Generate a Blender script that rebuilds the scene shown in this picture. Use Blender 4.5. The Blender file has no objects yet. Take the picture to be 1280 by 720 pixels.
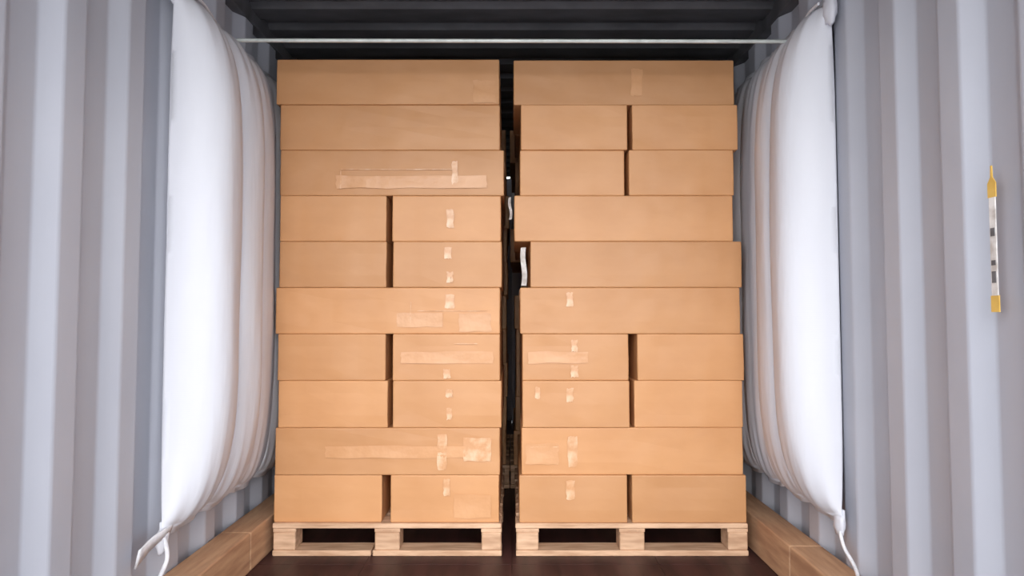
import bpy, bmesh, math, random
from mathutils import Vector, noise
random.seed(7)
S=bpy.context.scene
COL=S.collection
S.view_settings.view_transform='Standard'
S.view_settings.exposure=0.0

# ---------------------------------------------------------------- materials
def mat(name, col, rough=0.6, metal=0.0, spec=0.5):
    m=bpy.data.materials.new(name); m.use_nodes=True
    n=m.node_tree.nodes; b=n['Principled BSDF']
    b.inputs['Base Color'].default_value=(*col,1); b.inputs['Roughness'].default_value=rough
    b.inputs['Metallic'].default_value=metal; b.inputs['Specular IOR Level'].default_value=spec
    return m,m.node_tree,b
def noise_col(nt,b,c1,c2,scale=(1,1,1),nscale=5,detail=6,lo=.35,hi=.65,coord='Object'):
    N=nt.nodes; L=nt.links
    tc=N.new('ShaderNodeTexCoord'); mp=N.new('ShaderNodeMapping'); mp.inputs['Scale'].default_value=scale
    nz=N.new('ShaderNodeTexNoise'); nz.inputs['Scale'].default_value=nscale; nz.inputs['Detail'].default_value=detail
    cr=N.new('ShaderNodeValToRGB'); cr.color_ramp.elements[0].position=lo; cr.color_ramp.elements[1].position=hi
    cr.color_ramp.elements[0].color=(*c1,1); cr.color_ramp.elements[1].color=(*c2,1)
    L.new(tc.outputs[coord],mp.inputs['Vector']); L.new(mp.outputs[0],nz.inputs['Vector'])
    L.new(nz.outputs['Fac'],cr.inputs[0]); L.new(cr.outputs[0],b.inputs['Base Color'])
    return nz,cr,mp
def bump(nt,b,src,strength=.2,dist=.01):
    bp=nt.nodes.new('ShaderNodeBump'); bp.inputs['Strength'].default_value=strength; bp.inputs['Distance'].default_value=dist
    nt.links.new(src,bp.inputs['Height']); nt.links.new(bp.outputs[0],b.inputs['Normal'])

M_wall,nt,b=mat('container_grey_paint',(.42,.43,.48),.40)
nz,cr,mp=noise_col(nt,b,(.40,.412,.468),(.445,.457,.512),(1,1,.5),3,8)
bump(nt,b,nz.outputs['Fac'],.08,.01)
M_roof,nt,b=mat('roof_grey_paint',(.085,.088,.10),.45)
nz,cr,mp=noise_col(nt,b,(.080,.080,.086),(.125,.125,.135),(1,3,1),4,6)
M_floor,nt,b=mat('floor_plywood',(.05,.02,.018),.5)
nz,cr,mp=noise_col(nt,b,(.028,.009,.009),(.058,.020,.019),(6,.6,1),4,8)
bump(nt,b,nz.outputs['Fac'],.15,.004)

def cardboard(name,c1,c2):
    m,nt,b=mat(name,c1,.45,spec=.4)
    N=nt.nodes;L=nt.links
    nz,cr,mp=noise_col(nt,b,c1,c2,(1.2,1.2,2.5),2.6,8,.3,.7)
    oi=N.new('ShaderNodeObjectInfo')
    hs=N.new('ShaderNodeHueSaturation')
    mr=N.new('ShaderNodeMapRange'); mr.inputs['To Min'].default_value=.88; mr.inputs['To Max'].default_value=1.06
    L.new(oi.outputs['Random'],mr.inputs['Value']); L.new(mr.outputs[0],hs.inputs['Value'])
    L.new(cr.outputs[0],hs.inputs['Color']); L.new(hs.outputs[0],b.inputs['Base Color'])
    tc=N.new('ShaderNodeTexCoord')
    n2=N.new('ShaderNodeTexNoise'); n2.inputs['Scale'].default_value=4; L.new(tc.outputs['Object'],n2.inputs['Vector'])
    bump(nt,b,n2.outputs['Fac'],.5,.03)
    return m
M_card=cardboard('corrugated_cardboard',(.55,.270,.115),(.63,.325,.148))
M_tape_glint,nt,b=mat('tape_with_painted_glints',(.66,.38,.2),.30,spec=.5)
nz,cr,mp=noise_col(nt,b,(.60,.31,.145),(.76,.52,.34),(1,1,1),18,4,.44,.72,'Object')  # pale blotches paint the shine of the tape into its colour
bump(nt,b,nz.outputs['Fac'],.3,.01)
M_tape2,nt,b=mat('glossy_tape_band',(.62,.34,.17),.32,spec=.42)
nz,cr,mp=noise_col(nt,b,(.575,.29,.13),(.65,.35,.175),(1,1,1),6,4)
bump(nt,b,nz.outputs['Fac'],.5,.02)
M_white,nt,b=mat('paper_label',(.8,.78,.75),.5); noise_col(nt,b,(.50,.46,.43),(.80,.78,.76),(1,1,1),30,3)
M_wood,nt,b=mat('pallet_softwood',(.6,.38,.22),.7)
nz,cr,mp=noise_col(nt,b,(.46,.27,.16),(.70,.46,.30),(2,12,12),3,8); bump(nt,b,nz.outputs['Fac'],.3,.005)
M_timber,nt,b=mat('bracing_timber',(.45,.24,.12),.7)
nz,cr,mp=noise_col(nt,b,(.38,.205,.115),(.55,.33,.19),(12,1.5,12),3,8); bump(nt,b,nz.outputs['Fac'],.3,.005)
M_bag,nt,b=mat('woven_polypropylene',(.68,.69,.75),.5,spec=.3)
N=nt.nodes;L=nt.links
tc=N.new('ShaderNodeTexCoord')
nz,cr,mp=noise_col(nt,b,(.65,.66,.72),(.70,.71,.765),(1,1,.3),4,5)
wr=N.new('ShaderNodeTexNoise'); wr.inputs['Scale'].default_value=5; wr.inputs['Detail'].default_value=3
mp2=N.new('ShaderNodeMapping'); mp2.inputs['Scale'].default_value=(1,3.0,.45); mp2.inputs['Rotation'].default_value=(.25,0,0)
L.new(tc.outputs['Object'],mp2.inputs[0]); L.new(mp2.outputs[0],wr.inputs['Vector'])
ck=N.new('ShaderNodeTexWave'); ck.bands_direction='Z'; ck.inputs['Scale'].default_value=70; L.new(tc.outputs['Object'],ck.inputs['Vector'])
a2=N.new('ShaderNodeMath'); a2.operation='MULTIPLY_ADD'; a2.inputs[1].default_value=.01; L.new(ck.outputs['Fac'],a2.inputs[0]); L.new(wr.outputs['Fac'],a2.inputs[2])
bump(nt,b,a2.outputs[0],.26,.025)
M_cord,nt,b=mat('white_cord',(.8,.8,.83),.7); noise_col(nt,b,(.66,.66,.7),(.80,.80,.83),(1,1,1),60,2)
M_steel,nt,b=mat('galvanised_steel',(.62,.66,.64),.45,.2); noise_col(nt,b,(.58,.62,.60),(.75,.79,.76),(1,1,1),20,3)
M_yel,nt,b=mat('yellow_plastic',(.75,.45,.04),.4); noise_col(nt,b,(.62,.38,.08),(.74,.48,.12),(1,1,1),30,2)
M_blk,nt,b=mat('black_ink',(.06,.06,.07),.5); noise_col(nt,b,(.09,.09,.10),(.17,.17,.18),(1,1,1),30,2)
M_red,nt,b=mat('red_plastic',(.5,.06,.04),.5); noise_col(nt,b,(.42,.05,.03),(.55,.08,.05),(1,1,1),30,2)
M_ground,nt,b=mat('yard_concrete',(.4,.39,.38),.9)
nz,cr,mp=noise_col(nt,b,(.34,.33,.32),(.50,.49,.48),(1,1,1),2,10); bump(nt,b,nz.outputs['Fac'],.3,.02)

# ---------------------------------------------------------------- helpers
def mkobj(name,bm,mats,parent=None,smooth=False,loc=None):
    me=bpy.data.meshes.new(name); bm.normal_update(); bm.to_mesh(me); bm.free()
    for m in mats: me.materials.append(m)
    o=bpy.data.objects.new(name,me); COL.objects.link(o)
    if smooth:
        for p in me.polygons: p.use_smooth=True
    if loc: o.location=loc
    if parent: o.parent=parent
    return o
def add_box(bm,x0,x1,y0,y1,z0,z1,mi=0,bev=0,seg=2):
    r=bmesh.ops.create_cube(bm,size=1)
    for v in r['verts']:
        v.co=Vector((x0+(v.co.x+.5)*(x1-x0),y0+(v.co.y+.5)*(y1-y0),z0+(v.co.z+.5)*(z1-z0)))
    fs=set(f for v in r['verts'] for f in v.link_faces)
    for f in fs: f.material_index=mi
    if bev:
        es=list(set(e for f in fs for e in f.edges))
        r2=bmesh.ops.bevel(bm,geom=es,offset=bev,segments=seg,affect='EDGES',profile=.5)
        for f in r2['faces']: f.material_index=mi
def curve(name,pts,r,m,parent=None,cyc=False):
    c=bpy.data.curves.new(name,'CURVE'); c.dimensions='3D'; c.bevel_depth=r; c.bevel_resolution=3; c.use_fill_caps=True
    s=c.splines.new('NURBS' if len(pts)>2 else 'POLY'); s.points.add(len(pts)-1)
    for p,q in zip(s.points,pts): p.co=(*q,1)
    if len(pts)>2: s.use_endpoint_u=True; s.order_u=3
    c.materials.append(m)
    o=bpy.data.objects.new(name,c); COL.objects.link(o)
    if parent: o.parent=parent
    return o

# ---------------------------------------------------------------- container shell
Y0,Y1=0.75,6.3; W=1.175; H=2.39
PITCH=.278
def profile(y0,y1,phase,pitch,depth,fr=(.27,.23,.27,.23)):
    pts=[];y=y0-((y0-phase)%pitch)-pitch
    while y<y1+pitch:
        a=y
        for k,(d0,d1) in enumerate(((0,0),(0,depth),(depth,depth),(depth,0))):
            pts.append((a,d0)); a+=fr[k]*pitch
        y+=pitch
    pts=[p for p in pts if y0<p[0]<y1]
    pts=[(y0,pts[0][1])]+pts+[(y1,pts[-1][1])]
    return pts
def wall_side(name,sx,phase):
    bm=bmesh.new(); pts=profile(Y0,Y1,phase,PITCH,.036,(.29,.19,.33,.19))
    prev=None
    for y,d in pts:
        ring=[bm.verts.new((sx*(W+d),y,0)),bm.verts.new((sx*(W+d),y,H))]
        if prev: bm.faces.new((prev[0],ring[0],ring[1],prev[1]))
        prev=ring
    bmesh.ops.recalc_face_normals(bm,faces=bm.faces)
    o=mkobj(name,bm,[M_wall])
    bv=o.modifiers.new('bev','BEVEL'); bv.width=.006; bv.segments=3; bv.limit_method='ANGLE'; bv.angle_limit=.3
    so=o.modifiers.new('sol','SOLIDIFY'); so.thickness=.002
    return o
wall_side('wall_left',-1,1.93)
wall_side('wall_right',1,1.93)
bm=bmesh.new(); pts=profile(-W,W,0,.25,.04); prev=None
for x,d in pts:
    r=[bm.verts.new((x,Y1+d,0)),bm.verts.new((x,Y1+d,H))]
    if prev: bm.faces.new((prev[0],r[0],r[1],prev[1]))
    prev=r
mkobj('wall_back',bm,[M_wall])
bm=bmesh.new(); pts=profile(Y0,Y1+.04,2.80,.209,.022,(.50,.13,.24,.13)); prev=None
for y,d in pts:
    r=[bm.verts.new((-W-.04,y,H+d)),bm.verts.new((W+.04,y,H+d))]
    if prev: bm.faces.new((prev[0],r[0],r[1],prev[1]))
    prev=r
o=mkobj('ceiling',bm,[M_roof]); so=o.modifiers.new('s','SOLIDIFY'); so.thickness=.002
bv=o.modifiers.new('bev','BEVEL'); bv.width=.005; bv.segments=2; bv.limit_method='ANGLE'
bm=bmesh.new()
x=-1.21
nb=4; bw=2.42/nb
for i in range(nb):
    for (ya,yb) in ((Y0,2.68),(2.68,Y1+.04)):
        add_box(bm,x+i*bw+.0006,x+(i+1)*bw-.0006,ya+.0006,yb-.0006,-.028,0,0,.001,1)
add_box(bm,-1.21,1.21,Y0,Y1+.04,-.10,-.028)
mkobj('floor',bm,[M_floor])
bm=bmesh.new()
for sx in (-1,1):
    add_box(bm,*sorted((sx*(W-.012),sx*(W+.06))),Y0,Y1,H-.055,H+.03,0,.004)
mkobj('trim_1',bm,[M_roof])
bm=bmesh.new()
for sx in (-1,1):
    add_box(bm,*sorted((sx*(W+.0),sx*(W+.06))),Y0,Y1,-.15,.045,0,.004)
mkobj('trim_2',bm,[M_wall])
bm=bmesh.new()
for sx in (-1,1):
    add_box(bm,*sorted((sx*(W-.02),sx*(W+.07))),Y0-.12,Y0,-.15,H+.08,0,.006)
add_box(bm,-W-.07,W+.07,Y0-.12,Y0,H,H+.1,0,.006)
add_box(bm,-W-.07,W+.07,Y0-.12,Y0,-.15,-.002,0,.006)
mkobj('door_frame',bm,[M_wall])
bm=bmesh.new(); add_box(bm,-25,25,-25,25,-.25,-.15); mkobj('ground',bm,[M_ground])

# ---------------------------------------------------------------- pallets
YF=2.78; D=1.0
PH=.137
def pallet(x0,x1,yf):
    w=x1-x0; bm=bmesh.new()
    for q,ya in enumerate((yf,yf+D/2-.05,yf+D-.10)):
        if q==0 and x0<-.5:
            add_box(bm,x0,x0+w*.43,ya,ya+.10,0,.024,0,.003,1); add_box(bm,x0+w*.437,x1,ya,ya+.10,0,.024,0,.003,1)
        else: add_box(bm,x0,x1,ya,ya+.10,0,.024,0,.003,1)
    bx=[(x0,x0+.098),(x0+w/2-.055,x0+w/2+.055),(x1-.088,x1)]
    for ya in (yf+.003,yf+D/2-.05,yf+D-.103):
        for a,c in bx: add_box(bm,a+.002,c-.002,ya,ya+.10,.024,.098,0,.004,1)
    for a,c in bx: add_box(bm,a,c,yf+.005,yf+D-.005,.098,.116,0,.002,1)
    n=7; bd=.11; gap=(D-n*bd)/(n-1)
    for i in range(n):
        ya=yf+i*(bd+gap); add_box(bm,x0+random.uniform(-.003,.003),x1+random.uniform(-.003,.003),ya,ya+bd,.116,PH,0,.003,1)
    for a,c in bx:
        for dx in (.3,.7):
            r=bmesh.ops.create_cone(bm,segments=8,radius1=.003,radius2=.003,depth=.002,cap_ends=True)
            for v in r['verts']: v.co=Vector((a+(c-a)*dx+v.co.x,yf-.001+v.co.z,.107+v.co.y))
    for v in bm.verts: v.co-=Vector((x0+w/2,yf+D/2,0))
    return mkobj('wooden_pallet',bm,[M_wood],loc=(x0+w/2,yf+D/2,0))
pallet(-1.02,-.044,YF-.012); pallet(.017,1.007,YF-.012)
pallet(-.99,-.014,YF+1.06); pallet(-.010,.98,YF+1.06)

# ---------------------------------------------------------------- boxes
RH=.2015
def carton(x0,x1,y0,y1,z0):
    w,d=x1-x0,y1-y0; bm=bmesh.new(); h=RH
    add_box(bm,-w/2,w/2,-d/2,d/2,.0,h,0,.005,3)
    bmesh.ops.subdivide_edges(bm,edges=[e for e in bm.edges if e.calc_length()>.1],cuts=3,use_grid_fill=True)
    sd=random.uniform(0,99)
    for v in bm.verts:
        n=noise.noise(Vector((v.co.x*4+sd,v.co.y*4,v.co.z*7)))
        if .01<v.co.z<h-.01 and abs(v.co.x)<w/2+.01:
            if abs(v.co.y)>d/2-.002: v.co.y+=n*.004
            if abs(v.co.x)>w/2-.002: v.co.x+=n*.002
    if w>d:
        add_box(bm,-w/2-.0008,w/2+.0008,-.025,.025,h-.05,h-.0005,1)
    else:
        add_box(bm,-.025,.025,-d/2+.004,d/2-.004,h-.01,h-.0005,1)
    return mkobj('cardboard_box',bm,[M_card,M_tape2],loc=((x0+x1)/2,(y0+y1)/2,z0))
L=[[(-1.037,-.056)],[(-1.020,-.053)],[(-1.017,-.035)],[(-1.014,-.549),(-.524,-.049)],[(-1.014,-.547),(-.519,-.045)],
   [(-1.028,-.052)],[(-1.014,-.547),(-.516,-.052)],[(-1.008,-.535),(-.514,-.045)],[(-1.018,-.052)],[(-1.022,-.559),(-.521,-.055)]]
R=[[(.007,.981)],[(.039,.507),(.528,.992)],[(.035,.494),(.512,.971)],[(.010,.965)],[(.080,1.000)],[(.035,.990)],
   [(.045,.505),(.543,1.004)],[(.045,.507),(.528,.997)],[(.041,.994)],[(.031,.494),(.514,1.004)]]
front={}
def stack(rows,yf,key=None):
    for i,row in enumerate(rows):
        z0=PH+(9-i)*RH
        if len(row)==1:
            j=random.uniform(-.004,.006)
            o=carton(row[0][0],row[0][1],yf+j,yf+j+.47,z0); 
            if key: front[(key,i,0)]=(o,yf+j)
            carton(row[0][0]+.01,row[0][1]-.004,yf+j+.478,yf+j+.948,z0)
        else:
            for k,(a,c) in enumerate(row):
                j=random.uniform(-.004,.006)
                o=carton(a,c,yf+j,yf+j+.955,z0)
                if key: front[(key,i,k)]=(o,yf+j)
stack(L,YF,'L'); stack(R,YF,'R')
stack([[(a+.018,c+.018) for a,c in r] for r in L],YF+1.07)
stack([[(a-.02,c-.02) for a,c in r] for r in R],YF+1.07)

def patch(key,row,k,X,dz,w,h,m=M_tape_glint,rot=0):
    o,yf=front[(key,row,k)]
    bm=bmesh.new(); n=6
    g=[[bm.verts.new(((i/n-.5)*w+random.uniform(-.003,.003)*min(1,w/.03),random.uniform(-.0008,0),(j/n-.5)*h+random.uniform(-.003,.003)*min(1,h/.03))) for i in range(n+1)] for j in range(n+1)]
    for j in range(n):
        for i in range(n): bm.faces.new((g[j][i],g[j][i+1],g[j+1][i+1],g[j+1][i]))
    p=mkobj('tape_glint_patch',bm,[m],parent=o,smooth=True)  # tape pieces laid where reflections show, highlights painted in their colour
    p.location=Vector((X,yf-.0048,o.location.z+dz))-Vector(o.location)
    p.rotation_euler=(0,rot,0)
B=M_tape2
T=[('L',0,0,-.12,.055,.10,.10,B),('L',2,0,-.25,.10,.026,.10),('L',2,0,-.50,.115,.50,.004),('L',2,0,-.44,.06,.66,.055,B),('L',2,0,-.75,.07,.004,.08),
('L',3,1,-.27,.10,.03,.08),('L',4,1,-.27,.045,.028,.045),('L',4,1,-.28,.15,.030,.05),
('L',5,0,-.27,.14,.04,.06),('L',5,0,-.40,.06,.20,.06,B),('L',5,0,-.16,.05,.14,.08,B),('L',5,0,-.26,.10,.30,.003),('L',5,0,-.44,.09,.004,.10),('L',6,1,-.28,.03,.030,.04),('L',6,1,-.20,.16,.10,.004),('L',6,1,-.28,.10,.40,.05,B),
('L',7,1,-.27,.15,.030,.036),('L',7,1,-.27,.06,.022,.05),('L',8,0,-.30,.10,.04,.15),('L',8,0,-.15,.11,.12,.10),('L',8,0,-.5,.10,.60,.05,B),('L',9,1,-.28,.15,.028,.07),('L',9,1,-.17,.07,.16,.10,B),
('R',5,0,.25,.15,.028,.06),('R',6,0,.27,.15,.026,.05),('R',6,0,.27,.04,.030,.05),('R',6,0,.20,.10,.26,.05,B),('R',7,0,.25,.14,.028,.06),('R',7,0,.11,.15,.020,.05),
('R',8,0,.26,.10,.04,.13),('R',8,0,.14,.12,.12,.005),('R',8,0,.13,.09,.14,.09,B),('R',9,0,.25,.14,.034,.08),('R',0,0,.55,.10,.05,.12,B)]
for t in T: patch(*t)
for (X,z0,z1,w) in ((.052,1.155,1.325,.022),(-.008,1.45,1.55,.012)):  # a paper slip, then a thin pale strip painting a highlight in the gap
    bm=bmesh.new(); n=8
    pr=None
    for i in range(n+1):
        t=i/n; z=z0+(z1-z0)*t; dx=.004*math.sin(t*6)
        r=[bm.verts.new((X-w/2+dx,YF+.06+.004*math.sin(t*9),z)),bm.verts.new((X+w/2+dx,YF+.05,z))]
        if pr: bm.faces.new((pr[0],pr[1],r[1],r[0]))
        pr=r
    mkobj('slip_and_gap_glint',bm,[M_white])

# ---------------------------------------------------------------- bracing timbers
def timber(x0,x1,segs,h):
    bm=bmesh.new()
    for ya,yb in segs: add_box(bm,x0,x1,ya,yb,0,h,0,.006,2)
    for v in bm.verts: v.co-=Vector(((x0+x1)/2,2.6,0))
    mkobj('bracing_timber',bm,[M_timber],loc=((x0+x1)/2,2.6,0))
timber(-1.168,-1.045,[(1.75,2.60),(2.603,3.6)],.155)
timber(1.045,1.168,[(1.75,2.45),(2.453,3.6)],.155)

# ---------------------------------------------------------------- dunnage bags
def bag(sx,ya,lobes,lw,zb,zt,T0):
    e=bpy.data.objects.new('dunnage_bag',None); COL.objects.link(e)
    Lg=lobes*lw; nu=lobes*24; nv=130
    bm=bmesh.new(); 
    def thick(u,v):
        y=ya+u*Lg; f=(u*lobes)%1.0
        if u>=1: f=1
        lobe=math.sqrt(max(0,1-(2*f-1)**2))
        s=abs(2*v-1)
        g=max(0,1-s**5.5)**.66
        base=T0 if y<2.50 else T0+(min(y,2.80)-2.5)/.3*(.114-T0)
        lo=.74
        t=base*(lo+(1-lo)*lobe)
        if u*lobes<.5 or u*lobes>lobes-.5: t=base*(max(0,1-abs(2*f-1)**2.2))**.5
        t*=g
        t+= g*.012*(s**7)*math.sin(u*lobes*2*math.pi*4+3*math.sin(v*9))
        t+= g*.005*noise.noise(Vector((u*6,v*4+u*3,sx*3)))
        return max(t,.0)
    F=[];B=[]
    for j in range(nv+1):
        v=j/nv; rf=[];rb=[]
        s=abs(2*v-1)
        for i in range(nu+1):
            u=i/nu
            k=int(min(u*lobes,lobes-1e-6)); f=u*lobes-k
            f2=.5-.5*math.cos(f*math.pi); uu=(k+f2)/lobes
            y=ya+uu*Lg
            zz=zb+(zt-zb)*v
            sc=.022*math.sin(math.pi*f2)
            if v>.5: zz+= sc*(s**10)
            else: zz-= sc*(s**10)
            y+= (1-uu)*(.05*(1-s**6)*.7)
            t=thick(uu,v)
            cx=.018+ .02*(s**6)
            rf.append(bm.verts.new((sx*(W-cx-t),y,zz)))
            rb.append(bm.verts.new((sx*(W-cx+min(.012,t*.2)),y,zz)))
        F.append(rf);B.append(rb)
    for j in range(nv):
        for i in range(nu):
            bm.faces.new((F[j][i],F[j][i+1],F[j+1][i+1],F[j+1][i]))
            bm.faces.new((B[j][i+1],B[j][i],B[j+1][i],B[j+1][i+1]))
    for j in range(nv):
        for i in (0,nu): bm.faces.new((F[j][i],F[j+1][i],B[j+1][i],B[j][i]))
    for i in range(nu):
        for j in (0,nv): bm.faces.new((F[j][i],F[j][i+1],B[j][i+1],B[j][i]))
    bmesh.ops.recalc_face_normals(bm,faces=bm.faces)
    o=mkobj('inflated_body',bm,[M_bag],parent=e,smooth=True)
    bm=bmesh.new()
    for zc,dr in ((zt,1),(zb,-1)):
        pr=None
        for i in range(61):
            u=i/60; y=ya+u*Lg; 
            x=sx*(W-.030-.004*math.sin(u*40))
            z=zc+dr*(.010+.018*abs(math.sin(math.pi*u*lobes)))
            r=[bm.verts.new((x,y,zc-dr*.02)),bm.verts.new((x+sx*.004*math.sin(u*55),y,z+dr*.012))]
            if pr: bm.faces.new((pr[0],r[0],r[1],pr[1]))
            pr=r
    h=mkobj('sealed_hem',bm,[M_bag],parent=e,smooth=True); so=h.modifiers.new('s','SOLIDIFY'); so.thickness=.004
    return e
bl=bag(-1,2.11,4,.25,.33,2.12,.172)
br=bag(1,2.24,4,.235,.33,2.14,.168)
def ear(parent,c,size,dirs):
    bm=bmesh.new(); bmesh.ops.create_uvsphere(bm,u_segments=16,v_segments=10,radius=1)
    for v in bm.verts:
        n=noise.noise(v.co*2.1)*.35
        v.co=Vector((v.co.x*size[0],v.co.y*size[1],v.co.z*size[2]))*(1+n)+Vector(c)
    mkobj('knotted_corner',bm,[M_bag],parent=parent,smooth=True)
ear(bl,(-1.145,2.13,2.13),(.018,.03,.05),0)
ear(br,(1.140,2.25,2.12),(.022,.035,.06),0)
ear(bl,(-1.145,2.13,.29),(.016,.03,.045),0)
ear(br,(1.145,2.27,.30),(.016,.03,.045),0)
curve('tie_cord',[(1.145,2.27,.30),(1.13,2.24,.24),(1.14,2.16,.19),(1.10,2.06,.162),(1.12,1.96,.162)],.006,M_cord,br)
curve('tie_cord',[(-1.10,2.14,2.12),(-1.10,2.2,2.14),(-1.12,2.35,2.14),(-1.15,2.52,2.125)],.005,M_cord,bl)
curve('tie_cord',[(1.10,2.25,2.14),(1.10,2.32,2.15),(1.12,2.42,2.14),(1.15,2.52,2.125)],.005,M_cord,br)
curve('hanging_strap',[(-1.145,2.13,2.15),(-1.150,2.10,2.25),(-1.158,2.08,2.345)],.007,M_cord,bl)
curve('hanging_strap',[(1.145,2.26,2.16),(1.150,2.22,2.25),(1.158,2.17,2.345)],.007,M_cord,br)
# flat inflation-valve flap pulled forward from the left bag's lower corner
bm=bmesh.new(); pr=None
for i in range(13):
    t=i/12; c=Vector((-1.130-.010*t+.004*math.sin(t*7),2.16-.18*t,.315-.03*t+.006*math.sin(t*5))); wd=.014+.014*t
    r=[bm.verts.new(c+Vector((.006,0,wd))),bm.verts.new(c-Vector((.006,0,wd)))]
    if pr: bm.faces.new((pr[0],r[0],r[1],pr[1]))
    pr=r
f=mkobj('filler_flap',bm,[M_cord],parent=bl,smooth=True); so=f.modifiers.new('s','SOLIDIFY'); so.thickness=.005
curve('tie_cord',[(-1.135,2.12,.30),(-1.12,2.13,.24),(-1.13,2.10,.19),(-1.12,2.04,.162)],.007,M_cord,bl)

# ---------------------------------------------------------------- load bar
e=bpy.data.objects.new('load_securing_bar',None); COL.objects.link(e)
curve('bar',[(-1.16,2.52,2.125),(1.16,2.52,2.12)],.0075,M_steel,e)
for sx in (-1,1):
    bm=bmesh.new(); r=bmesh.ops.create_cone(bm,segments=20,radius1=.018,radius2=.018,depth=.014,cap_ends=True)
    for v in bm.verts: v.co=Vector((sx*(W-.008)+v.co.z,2.52+v.co.x,2.122+v.co.y))
    mkobj('end_cap',bm,[M_steel],parent=e)

# ---------------------------------------------------------------- wall label
e=bpy.data.objects.new('wall_indicator_label',None); COL.objects.link(e)
yc=1.553; xx=W-.003
def strip(name,pts,m,off=0):
    bm=bmesh.new(); vs=[bm.verts.new((xx-off,yc+a,z)) for a,z in pts]; bm.faces.new(vs)
    r=bmesh.ops.extrude_face_region(bm,geom=bm.faces[:])
    for v in [g for g in r['geom'] if isinstance(g,bmesh.types.BMVert)]: v.co.x+=.003
    bmesh.ops.recalc_face_normals(bm,faces=bm.faces)
    mkobj(name,bm,[m],parent=e)
w=.013
strip('yellow_tip',[(-w,1.31),(w,1.31),(w,1.345),(.003,1.36),(.002,1.388),(-.002,1.388),(-.003,1.36),(-w,1.345)],M_yel)
strip('white_body',[(-w*.75,1.07),(w*.75,1.07),(w*.75,1.31),(-w*.75,1.31)],M_white)
strip('yellow_foot',[(-w,1.03),(w,1.03),(w,1.07),(-w,1.07)],M_yel)
for z,h in ((1.225,.010),(1.15,.006),(1.115,.014)):
    strip('printed_mark',[(-w*.5,z-h),(w*.5,z-h),(w*.5,z+h),(-w*.5,z+h)],M_blk,.001)
bm=bmesh.new(); add_box(bm,1.160,1.174,2.60,2.63,.30,.36,0,.003,1); add_box(bm,1.160,1.174,2.605,2.625,.36,.385,1,.003,1)
mkobj('seal_tag',bm,[M_red,M_white])

# ---------------------------------------------------------------- light, world
wd=bpy.data.worlds.new('World'); S.world=wd; wd.use_nodes=True
N=wd.node_tree.nodes; Lk=wd.node_tree.links; bg=N['Background']
tc=N.new('ShaderNodeTexCoord'); sp=N.new('ShaderNodeSeparateXYZ'); cr=N.new('ShaderNodeValToRGB')
Lk.new(tc.outputs['Generated'],sp.inputs[0]); Lk.new(sp.outputs['Z'],cr.inputs[0])
cr.color_ramp.elements[0].color=(1,.99,.99,1); cr.color_ramp.elements[1].color=(.80,.88,1,1)
Lk.new(cr.outputs[0],bg.inputs['Color']); bg.inputs['Strength'].default_value=3.8
sun=bpy.data.lights.new('sun','SUN'); sun.energy=2.2; sun.angle=math.radians(50); sun.color=(1,.97,.93)
so=bpy.data.objects.new('sun',sun); COL.objects.link(so); so.rotation_euler=(math.radians(68),0,0)

# ---------------------------------------------------------------- camera
c=bpy.data.cameras.new('camera'); c.sensor_width=36; c.lens=22.5; c.clip_start=.05
co=bpy.data.objects.new('camera',c); COL.objects.link(co); co.location=(0,0,1.02); co.rotation_euler=(math.pi/2+.044,0,0)
S.camera=co
